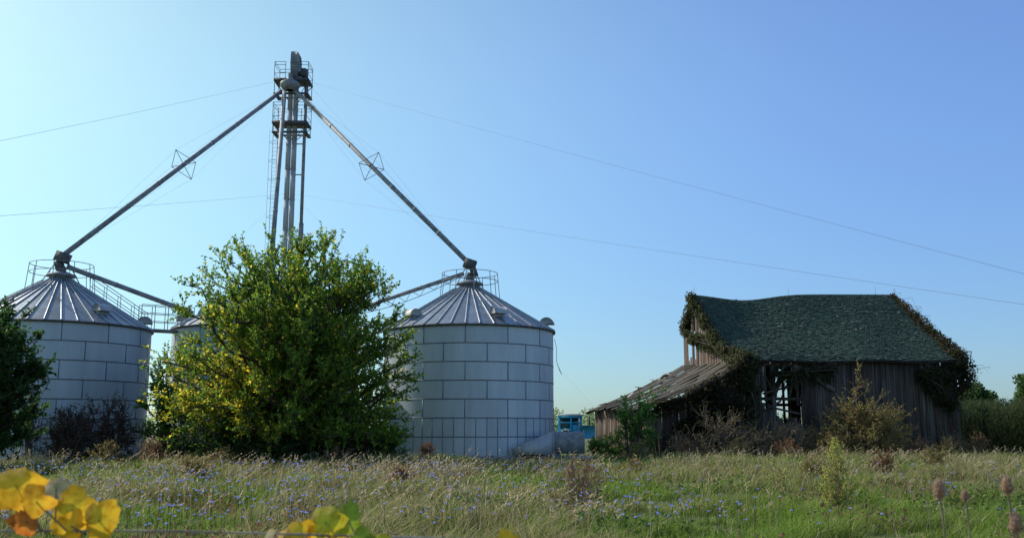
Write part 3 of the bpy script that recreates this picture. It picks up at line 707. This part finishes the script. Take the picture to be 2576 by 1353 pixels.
for v,rd in((.02,.18),(.15,.3),(.3,.5),(.45,.6),(.6,.5),(.75,.6),(.9,.7),(1.,.8)):
    p=r_(1.,v)+np.array([-.25,0,0]); pe.append((*p,rd))
pe+=[(30.7,65.6,5.6,.8),(30.4,65.6,4.9,.6),(29.8,65.5,4.3,.5)]
vine('climbing_vine','brown vine with loose twigs over the barn roof edge',pe,14000,colred,.5,hang=.9,L=.14,Wd=.11,twigs=90)
pf=[(29.9,65.5,5.7,.7),(28.6,65.2,5.2,.7),(27.4,64.9,5.4,.55),(28.6,65.2,4.2,.6),(29.6,65.5,3.4,.5)]
vine('climbing_vine','dark green ivy on the barn front wall',pf,6500,colvine,.5,hang=.5)
pg=[(21.0,63.2,5.7,.35),(19.8,62.9,5.6,.3),(18.6,62.6,5.5,.25),(17.6,62.4,5.2,.22),(16.6,62.1,5.3,.3)]
vine('climbing_vine','thin vine hanging below the barn eave',pg,2000,colvine,.3,hang=.9)

# ---------------------------------------------------------------- distant vegetation
def blobs(cs,n,L,colf):
    g=Geo(); cs=np.array(cs,float); w=cs[:,3]**2*cs[:,4]; w/=w.sum(); idx=rng.choice(len(cs),n,p=w); c=cs[idx]
    off=nrm(rng.normal(size=(n,3)))*(rng.random((n,1))**.4); P=c[:,:3]+off*np.stack([c[:,3],c[:,3],c[:,4]],1)
    D=nrm(rng.normal(size=P.shape)); sc=.6+.8*rng.random(n)
    ns=fbm(P[:,0]*.6,P[:,2]*.9+P[:,1]*.3); C=colf(P)*(.55+.9*ns[:,None]); leafquads(g,P,D,L*sc,L*.7*sc,C)
    return g
cs=[]
for x in np.arange(-170,190,3.2):
    h=4.6+2.8*float(fbm(x/14+3,5)); 
    for k_ in range(3): cs.append((x+rng.normal()*1.5,235+rng.normal()*4,h*(.3+.3*k_),2.6,h*.3))
g=blobs(cs,42000,.55,lambda P:lerp_cols(len(P),(.09,.14,.06),(.17,.22,.09)))
o=build('distant_treeline',g,M_LEAF); o['kind']='stuff'; o['label']='distant hedgerow of green trees along the fields'; o['category']='treeline'
def rtree(x,y,h,r,label):
    z0=float(gh(x,y)); e=empty('tree',(x,y,z0),label,'tree'); cs=[]
    for _ in range(18):
        a=rng.random()*6.28; q=rng.random()**.5*r*.65; cs.append((x+q*math.cos(a),y+q*math.sin(a),z0+h*(.40+.47*rng.random()),r*.36,h*.12))
    cs.append((x,y,z0+h*.85,r*.36,h*.14))
    g=blobs(cs,9000,.3,lambda P:lerp_cols(len(P),(.03,.07,.02),(.09,.14,.04))); build('crown',g,M_LEAF,e)
    g=Geo(); g.segs([(x,y,z0)],[(x,y,z0+h*.6)],.25,.12,8)
    for k_ in range(6):
        c=cs[k_]; g.segs([(x,y,z0+h*.35)],[c[:3]],.1,.04,5)
    build('trunk',g,M_BARK,e)
rtree(57.0,120,6.8,3.4,'round green tree beyond the corn field')
rtree(54.3,100,7.4,3.6,'dense green tree at the field edge')
g=Geo(); N=3600
cx=31.5+42*rng.random(N); cy=71+26*rng.random(N)**1.4; cx=np.round(cx/.28)*.28+rng.normal(size=N)*.04
H=(2.4+.6*rng.random(N))+1.6*fbm(cx/2.0,cy/4); z=gh(cx,cy)
g.segs(np.stack([cx,cy,z],1),np.stack([cx+rng.normal(size=N)*.08,cy,z+H],1),.02,.01,4,col=np.tile([[.07,.08,.03]],(N,1)))
for k_ in range(13):
    f=.15+.8*k_/12; a=rng.random(N)*6.28; d=np.stack([np.cos(a),np.sin(a),np.zeros(N)],1); B0=np.stack([cx,cy,z+H*f],1); ll=.55+.35*rng.random((N,1))
    mid=d*ll*.5+np.array([0,0,.28]); tp=d*ll+np.array([0,0,1.])*(.05-.3*rng.random((N,1))); side=np.stack([-d[:,1],d[:,0],np.zeros(N)],1)*.045
    c1=lerp_cols(N,(.018,.040,.012),(.05,.075,.018)); c2=lerp_cols(N,(.03,.06,.014),(.11,.115,.035)); blades(g,B0,mid,tp,side,c1,c2)
o=build('corn_field',g,M_GRASS); o['kind']='stuff'; o['label']='dense stand of tall dark green corn'; o['category']='corn field'

# ---------------------------------------------------------------- meadow grass
def inbarn(x,y):
    p=np.stack([x-FL[0],y-FL[1]],1); a=p@ax_l[:2]; b=p@ax_g[:2]; return (a>-7.)&(a<LB)&(b>0)&(b<GB)
def valid(x,y):
    ok=~inbarn(x,y)
    for c,r in((BL_,5.7),(BR_,5.7),(BA_,6.5)): ok&=((x-c[0])**2+(y-c[1])**2)>r*r
    ok&=~((x>1.1)&(x<4.7)&(y>55.2)&(y<57.3)); return ok
def scatter(n,y0,y1,p=1.,k=.6,m=3):
    u=rng.random(n); y=y0*(y1/y0)**u; x=(rng.random(n)*2-1)*(k*y+m); ok=valid(x,y); return x[ok],y[ok]
def greenf(x,y):
    big=fbm(x/3.2+31,y/5.5+11); far=sst((y-30)/18)
    return np.clip(.12+sst((x-0)/6)*sst((33-y)/13)*.7+.9*sst((big-.48)*8)*(1-.4*far),0,1)
def grass(n,y0,y1):
    x,y=scatter(n,y0,y1); N=len(x)
    cl=fbm(x/1.2+5,y/1.6); keep=rng.random(N)<(.2+1.5*sst((cl-.25)*2)); x=x[keep];y=y[keep];cl=cl[keep];N=len(x)
    far=sst((y-30)/18); green=greenf(x,y); tan=1-green
    c2=sst((cl-.38)*3.6)
    h=(.08+.15*rng.random(N))*(.6+.9*c2)+(.48*tan+.12*green)*c2*rng.random(N)**1.1+.12*far*rng.random(N)
    strip=sst((y-41)/5)*sst((53-y)/3)*sst((-x-2)/4)*sst((x+17)/3)*.4; h=h+strip*rng.random(N)*c2
    h*=1-.5*sst((y-40)/6)*sst((x+4)/3)*sst((8-x)/2)
    a=rng.random(N)*6.28; wind=np.array([.5,.05]); ln=h*(.3+.7*rng.random(N))
    d=np.stack([np.cos(a)+wind[0],np.sin(a)+wind[1],np.zeros(N)],1)*ln[:,None]
    b=np.stack([x,y,gh(x,y)-.02],1)
    mid=d*.35; mid[:,2]=h*.6; tip=d.copy(); tip[:,2]=h*(.7+.3*rng.random(N))
    w=.0048*(1+y/22)*(.7+.6*rng.random(N)); s2=rng.random(N)*6.28; side=np.stack([np.cos(s2),np.sin(s2),np.zeros(N)],1)*w[:,None]
    t=rng.random(N); isg=t<(.16+.8*green)
    cg=lerp_cols(N,(.10,.18,.02),(.22,.33,.05)); co=lerp_cols(N,(.16,.155,.045),(.28,.25,.09)); ct=lerp_cols(N,(.32,.25,.125),(.52,.43,.25))
    rr=rng.random(N)
    col=np.where(isg[:,None],cg,np.where((rr<.5)[:,None],co,ct))
    col=col*(.72+.5*fbm(x/.9+3,y/1.4+8))[:,None]*1.05
    tipc=np.where(isg[:,None],col*1.15+np.array([.03,.02,0]),col*1.15)
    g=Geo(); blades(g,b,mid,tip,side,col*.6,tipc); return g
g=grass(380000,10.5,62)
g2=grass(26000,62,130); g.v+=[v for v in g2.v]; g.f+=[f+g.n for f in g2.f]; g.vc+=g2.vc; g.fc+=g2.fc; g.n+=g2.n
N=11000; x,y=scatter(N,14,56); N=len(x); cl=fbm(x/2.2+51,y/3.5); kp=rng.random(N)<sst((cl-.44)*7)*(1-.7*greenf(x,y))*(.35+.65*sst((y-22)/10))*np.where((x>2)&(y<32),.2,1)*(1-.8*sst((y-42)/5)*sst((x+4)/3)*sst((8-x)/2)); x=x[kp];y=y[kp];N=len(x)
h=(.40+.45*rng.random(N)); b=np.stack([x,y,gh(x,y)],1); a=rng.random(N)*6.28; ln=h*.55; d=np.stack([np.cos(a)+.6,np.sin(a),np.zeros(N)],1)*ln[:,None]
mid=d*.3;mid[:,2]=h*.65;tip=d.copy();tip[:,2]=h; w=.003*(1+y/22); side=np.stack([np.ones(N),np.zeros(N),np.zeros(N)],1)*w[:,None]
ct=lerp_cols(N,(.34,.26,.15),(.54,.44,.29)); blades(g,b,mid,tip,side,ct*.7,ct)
for k_ in range(5):
    P=b+mid+(tip-mid)*(.3+.7*k_/4.); P+=rng.normal(size=(N,3))*.012
    leafquads(g,P,nrm(tip-mid+rng.normal(size=(N,3))*.15),.08+.03*rng.random(N),.010+.0006*y,ct*1.05)
o=build('meadow_grass',g,M_GRASS); o['kind']='stuff'; o['label']='tall wild meadow grass, green and straw coloured'; o['category']='grass'
# broad-leaved ground weeds in patches
N=90000; x,y=scatter(N,12,58); N=len(x); cl=fbm(x/1.5+91,y/2.2+44); kp=rng.random(N)<sst((cl-.55)*8); x=x[kp];y=y[kp];cl=cl[kp];N=len(x)
h=(.05+.38*rng.random(N)**1.3*sst((cl-.53)*8)); P=np.stack([x,y,gh(x,y)+h],1); P[:,:2]+=rng.normal(size=(N,2))*.05
kind=fbm(x/5+12,y/8+60)>.52; C=np.where(kind[:,None],lerp_cols(N,(.05,.10,.02),(.13,.20,.035)),lerp_cols(N,(.12,.075,.04),(.25,.16,.09)))
g=Geo(); leafquads(g,P,nrm(rng.normal(size=(N,3))+np.array([0,0,.5])),(.05+.04*rng.random(N))*(1+y/60),(.03+.01*rng.random(N))*(1+y/60),C)
o=build('ground_weeds',g,M_GRASS); o['kind']='stuff'; o['label']='low leafy green and brown weeds among the grass'; o['category']='weeds'
g=Geo(); N=3600; x,y=scatter(N,14,36); N=len(x); cl=fbm(x/2.4+71,y/3+20); kp=rng.random(N)<sst((cl-.46)*8)*(.15+.85*sst((5-x)/5)); x=x[kp];y=y[kp];N=len(x)
h=.35+.35*rng.random(N); b=np.stack([x,y,gh(x,y)],1); top=b+np.stack([rng.normal(size=N)*.05,rng.normal(size=N)*.05,h],1)
g.segs(b,top,.004,.003,3,col=np.tile([[.1,.13,.05]],(N,1)))
for k_ in range(5):
    a=k_*2*math.pi/5+rng.random(N); D=nrm(np.stack([np.cos(a),np.sin(a)-.5,.5+0*a],1)); leafquads(g,top,D,.020+.0007*y,.016+.0006*y,lerp_cols(N,(.22,.26,.70),(.38,.42,.88)))
o=build('chicory_flowers',g,M_GRASS); o['kind']='stuff'; o['label']='small blue chicory flowers scattered through the grass'; o['category']='wildflowers'

def weed(name,label,x,y,h,r,n,colf,tw=8,twl=.22,lpt=8,L=.05,Wd=.03,bark=M_TWIG,group=None,zlo=.3,prof=None,tr=.008):
    prof=prof or ([0,h*.4,h*.75,h],[r*.6,r,r*.8,r*.25])
    plant(name,label,'plant',(x,y,0),dome(n,prof,zlo*h,h),tw,twl,lpt,L,Wd,colf,tr,leafmat=M_DRYLEAF,bark=bark,t0=.4,up=.6,spread=.08,names=('stem','foliage'),group=group,tr_tip=.003,twr=.003,wig=.5)
colbrown=lambda P:lerp_cols(len(P),(.15,.075,.035),(.32,.18,.10))
colgold=lambda P:lerp_cols(len(P),(.36,.40,.07),(.66,.61,.18))
weed('weed_plant','reddish-brown dried weed standing in the meadow',1.35,19.4,1.1,.65,60,colbrown,7,.18,6,.03,.022)
weed('goldenrod','tall yellow-green goldenrod plume in the meadow',6.45,19.6,1.5,.40,42,colgold,11,.14,10,.036,.02,zlo=.2,prof=([0,.3,.7,1.2,1.5],[.10,.26,.38,.20,.03]))
weed('goldenrod','smaller yellow-green goldenrod plume in the meadow',6.4,23.5,1.1,.5,20,colgold,8,.14,7,.035,.018)
for (x,y,h,r,cf) in [(7.4,56.5,1.0,.7,0),(9.8,56.2,1.0,.7,1),(12.6,55.8,1.1,.8,0),(15.8,56.5,1.1,.9,1),(18.4,56.8,1.3,.8,0),(23.6,57.4,1.2,.9,1),(25.8,58.2,1.2,.8,0),(28.6,60.2,1.5,.8,1),(-7.8,44.5,.9,.8,1),(-12.8,43.6,.9,.8,0),(-16.8,45.6,1.2,.9,1),(-4.4,50.5,.9,.6,1),(-19.2,46.6,1.1,.8,0),(9.2,30,.7,.5,0),(-3.,27,.6,.5,1),(4.0,33,.7,.6,0),(-10.,31,.7,.6,0),(13.6,36,.8,.6,1),(18,42,.9,.7,0)]:
    weed('weed_plant','dry brown weed clump at the meadow edge',x,y,h,r,26,colbrown if cf else coltan,8,.25,6,.07,.045,group='dry weed clumps')

for (x,y,z,sc) in [(1.035,2.4,1.557,1.),(1.37,3.0,1.504,.7),(1.2,2.4,1.567,.9),(1.214,2.4,1.478,1.05)]:
    e=empty('teasel',(x-.05,y,0),'dried brown teasel seed head on a thin stalk','plant','dried teasel heads')
    g=Geo(); P=np.array([(x-.05,y,0),(x-.035,y,.5),(x+.02,y,1.1),(x+.004,y,z-.05*sc),(x,y,z-.02*sc)]); g.segs(P[:-1],P[1:],.0024,.0020,6); build('stem',g,M_TWIG,e)
    g=Geo(); g.lathe([(.001,-.022*sc),(.009*sc,-.018*sc),(.0125*sc,-.006*sc),(.012*sc,.006*sc),(.008*sc,.018*sc),(.001,.026*sc)],(x,y,z),14,(.42,.28,.19))
    n=320; d=nrm(rng.normal(size=(n,3))); P=np.array([x,y,z])+d*np.array([.011,.011,.021])*sc; leafquads(g,P,nrm(d+np.array([0,0,.5])),.007*sc,.002,lerp_cols(n,(.36,.24,.17),(.70,.52,.40)))
    for q in range(8):
        a=q*6.28/8; D=nrm(np.array([[math.cos(a),math.sin(a),.6]])); leafquads(g,np.array([[x,y,z-.02*sc]]),D,.035*sc,.003,np.array([[.35,.24,.17]]))
    build('seed_head',g,M_DRYLEAF,e)

fw=empty('fence_wire',(-1.4,1.8,1.53),'thin rusty fence wire with vine leaves hanging on it','fence wire')
g=Geo(); xs=np.linspace(-3,2.2,40); P=np.stack([xs,np.full(40,1.8),1.519-.018*(xs+.95)-.006*np.sin(xs*3)],1); g.segs(P[:-1],P[1:],.0018,.0018,6)
P2=P.copy(); P2[:,2]+=.002*np.sin(xs*60); P2[:,1]+=.002*np.cos(xs*60); g.segs(P2[:-1],P2[1:],.0012,.0012,5)
build('wire',g,M_RUST,fw)
def vleaf(g,c,size,rot,tilt,col,curl=.3):
    prof=[]; K=28
    for i in range(K):
        a=2*math.pi*i/K; r=.5*(1+.14*math.cos(3*a)+.08*math.cos(5*a+.4)+.05*math.cos(11*a)+.05*rng.normal()*.6); r*=(1-.4*math.exp(-((((a-math.pi*1.5)+math.pi)%(2*math.pi)-math.pi)/.25)**2)); prof.append((a,r))
    V=[(0,0,0)]
    for f in(.5,1.):
        for a,r in prof: V.append((r*f*math.cos(a),r*f*math.sin(a),-curl*(f*r)**2*1.2+.05*math.sin(3*a)*f))
    V=np.array(V)*size
    ca,sa=math.cos(rot),math.sin(rot); Rz=np.array([[ca,-sa,0],[sa,ca,0],[0,0,1]])
    V=V@Rz.T
    tx,tz=tilt; Rx=np.array([[1,0,0],[0,math.cos(tx),-math.sin(tx)],[0,math.sin(tx),math.cos(tx)]]); Ry=np.array([[math.cos(tz),-math.sin(tz),0],[math.sin(tz),math.cos(tz),0],[0,0,1]])
    V=V@Rx.T@Ry.T+np.array(c)
    T1=np.array([[0,1+i,1+(i+1)%K] for i in range(K)]); Q1=np.array([[1+i,1+K+i,1+K+(i+1)%K,1+(i+1)%K] for i in range(K)])
    cc=np.array(col)*np.ones((len(V),1)); cc[1+K:]*=np.array([1,.86,.75])*(.8+.3*rng.random((K,1))); cc[0]*=np.array([.9,1.05,1])
    g.add(V,[T1,Q1],cc)
def vinegroup(label,leaves,x0):
    e=empty('grape_vine',(x0,1.8,1.52),label,'vine'); g=Geo(); gs=Geo()
    for (x,z,s_,col,ro,tx) in leaves:
        y=1.8+.06*rng.normal()*.6; vleaf(g,(x,y,z-.004),s_*1.08,ro,(tx,.35*rng.normal()),col,.5)
        w=np.array([x+.02,1.8,1.519-.018*(x+.95)]); gs.segs([w],[(x,y,z-.004)],.0018,.0014,5)
    build('foliage',g,M_VINELEAF,e,smooth=True); build('stem',gs,M_TWIG,e)
Y1=(.64,.44,.03); Y2=(.58,.35,.03); OR=(.46,.17,.03); PA=(.5,.42,.25); GR=(.25,.36,.04); YG=(.50,.48,.04)
vinegroup('yellow and orange autumn vine leaves on wire',[(-.885,1.606,.074,Y1,.3,1.2),(-.915,1.573,.07,Y1,2,1.5),(-.845,1.598,.055,PA,1,.8),(-.805,1.560,.078,Y1,4,1.4),(-.858,1.545,.045,OR,3,1.3),(-.74,1.545,.064,Y1,5,1.6),(-.82,1.582,.05,Y2,2.2,1.7),(-.95,1.585,.06,Y2,.8,1.3),(-.795,1.533,.05,Y1,1.2,1.5),(-.87,1.585,.06,Y2,3.3,1.5),(-.755,1.528,.045,Y1,2.6,1.3)],-.85)
vinegroup('yellow-green vine leaves on wire',[(-.337,1.540,.058,YG,.2,1.4),(-.300,1.542,.058,GR,1.6,1.3),(-.391,1.518,.05,Y1,3,1.6),(-.262,1.512,.05,GR,4,1.2),(-.442,1.506,.048,PA,1,1.3),(-.35,1.512,.055,Y1,2.2,1.5),(-.006,1.500,.05,Y1,2,1.4),(-.43,1.500,.05,Y2,5,1.2),(-.315,1.515,.055,Y1,4.4,1.5),(-.24,1.502,.045,YG,3.1,1.4)],-.35)

# ---------------------------------------------------------------- light, world, camera
AZ=-58.; ELV=38.
sdir=Vector((math.sin(rad(AZ))*math.cos(rad(ELV)),math.cos(rad(AZ))*math.cos(rad(ELV)),math.sin(rad(ELV))))
sl=bpy.data.lights.new('sun','SUN'); sl.energy=3.8; sl.angle=rad(.5); sl.color=(1,.93,.82)
so=bpy.data.objects.new('sun',sl); so.rotation_euler=sdir.to_track_quat('Z','Y').to_euler(); so.location=(-40,20,40); link(so)
w=bpy.data.worlds.new('World'); scene.world=w; w.use_nodes=True; nt=w.node_tree
sky=nt.nodes.new('ShaderNodeTexSky'); sky.sky_type='NISHITA'; sky.sun_disc=False; sky.sun_elevation=rad(ELV); sky.sun_rotation=rad(AZ)
sky.air_density=1.; sky.dust_density=.6; sky.ozone_density=2.
tc=nt.nodes.new('ShaderNodeTexCoord'); sx=nt.nodes.new('ShaderNodeSeparateXYZ'); nt.links.new(tc.outputs['Generated'],sx.inputs[0])
def mr(inp,a,b):
    m=nt.nodes.new('ShaderNodeMapRange'); m.inputs['From Min'].default_value=a; m.inputs['From Max'].default_value=b; m.interpolation_type='SMOOTHSTEP'; nt.links.new(inp,m.inputs['Value']); return m.outputs[0]
def mixc(f,a,b):
    m=nt.nodes.new('ShaderNodeMix'); m.data_type='RGBA'; nt.links.new(f,m.inputs[0])
    for i,c in((6,a),(7,b)):
        if isinstance(c,tuple): m.inputs[i].default_value=(*c,1)
        else: nt.links.new(c,m.inputs[i])
    return m.outputs[2]
lr=mr(sx.outputs['X'],-.55,.5); el=mr(sx.outputs['Z'],-.02,.40)
top=mixc(lr,(1.32,1.48,1.12),(.94,1.13,1.46)); hor=mixc(lr,(.60,.83,.94),(.56,.77,1.03))
tint=mixc(el,hor,top)
vm=nt.nodes.new('ShaderNodeVectorMath'); vm.operation='MULTIPLY'; nt.links.new(sky.outputs[0],vm.inputs[0]); nt.links.new(tint,vm.inputs[1])
bg=nt.nodes['Background']; bg.inputs[1].default_value=.13; nt.links.new(vm.outputs[0],bg.inputs[0])
cam=bpy.data.cameras.new('camera'); co=bpy.data.objects.new('camera',cam); link(co); scene.camera=co
co.location=(0,0,1.7); co.rotation_euler=(rad(90+9.42),0,0); cam.lens=34; cam.sensor_width=36; cam.clip_start=.05; cam.clip_end=5000
cam.dof.use_dof=True; cam.dof.focus_distance=50; cam.dof.aperture_fstop=7
scene.view_settings.view_transform='Standard'; scene.view_settings.look='None'; scene.view_settings.exposure=0
for o in bpy.data.objects:
    if '_o' in o: del o['_o']
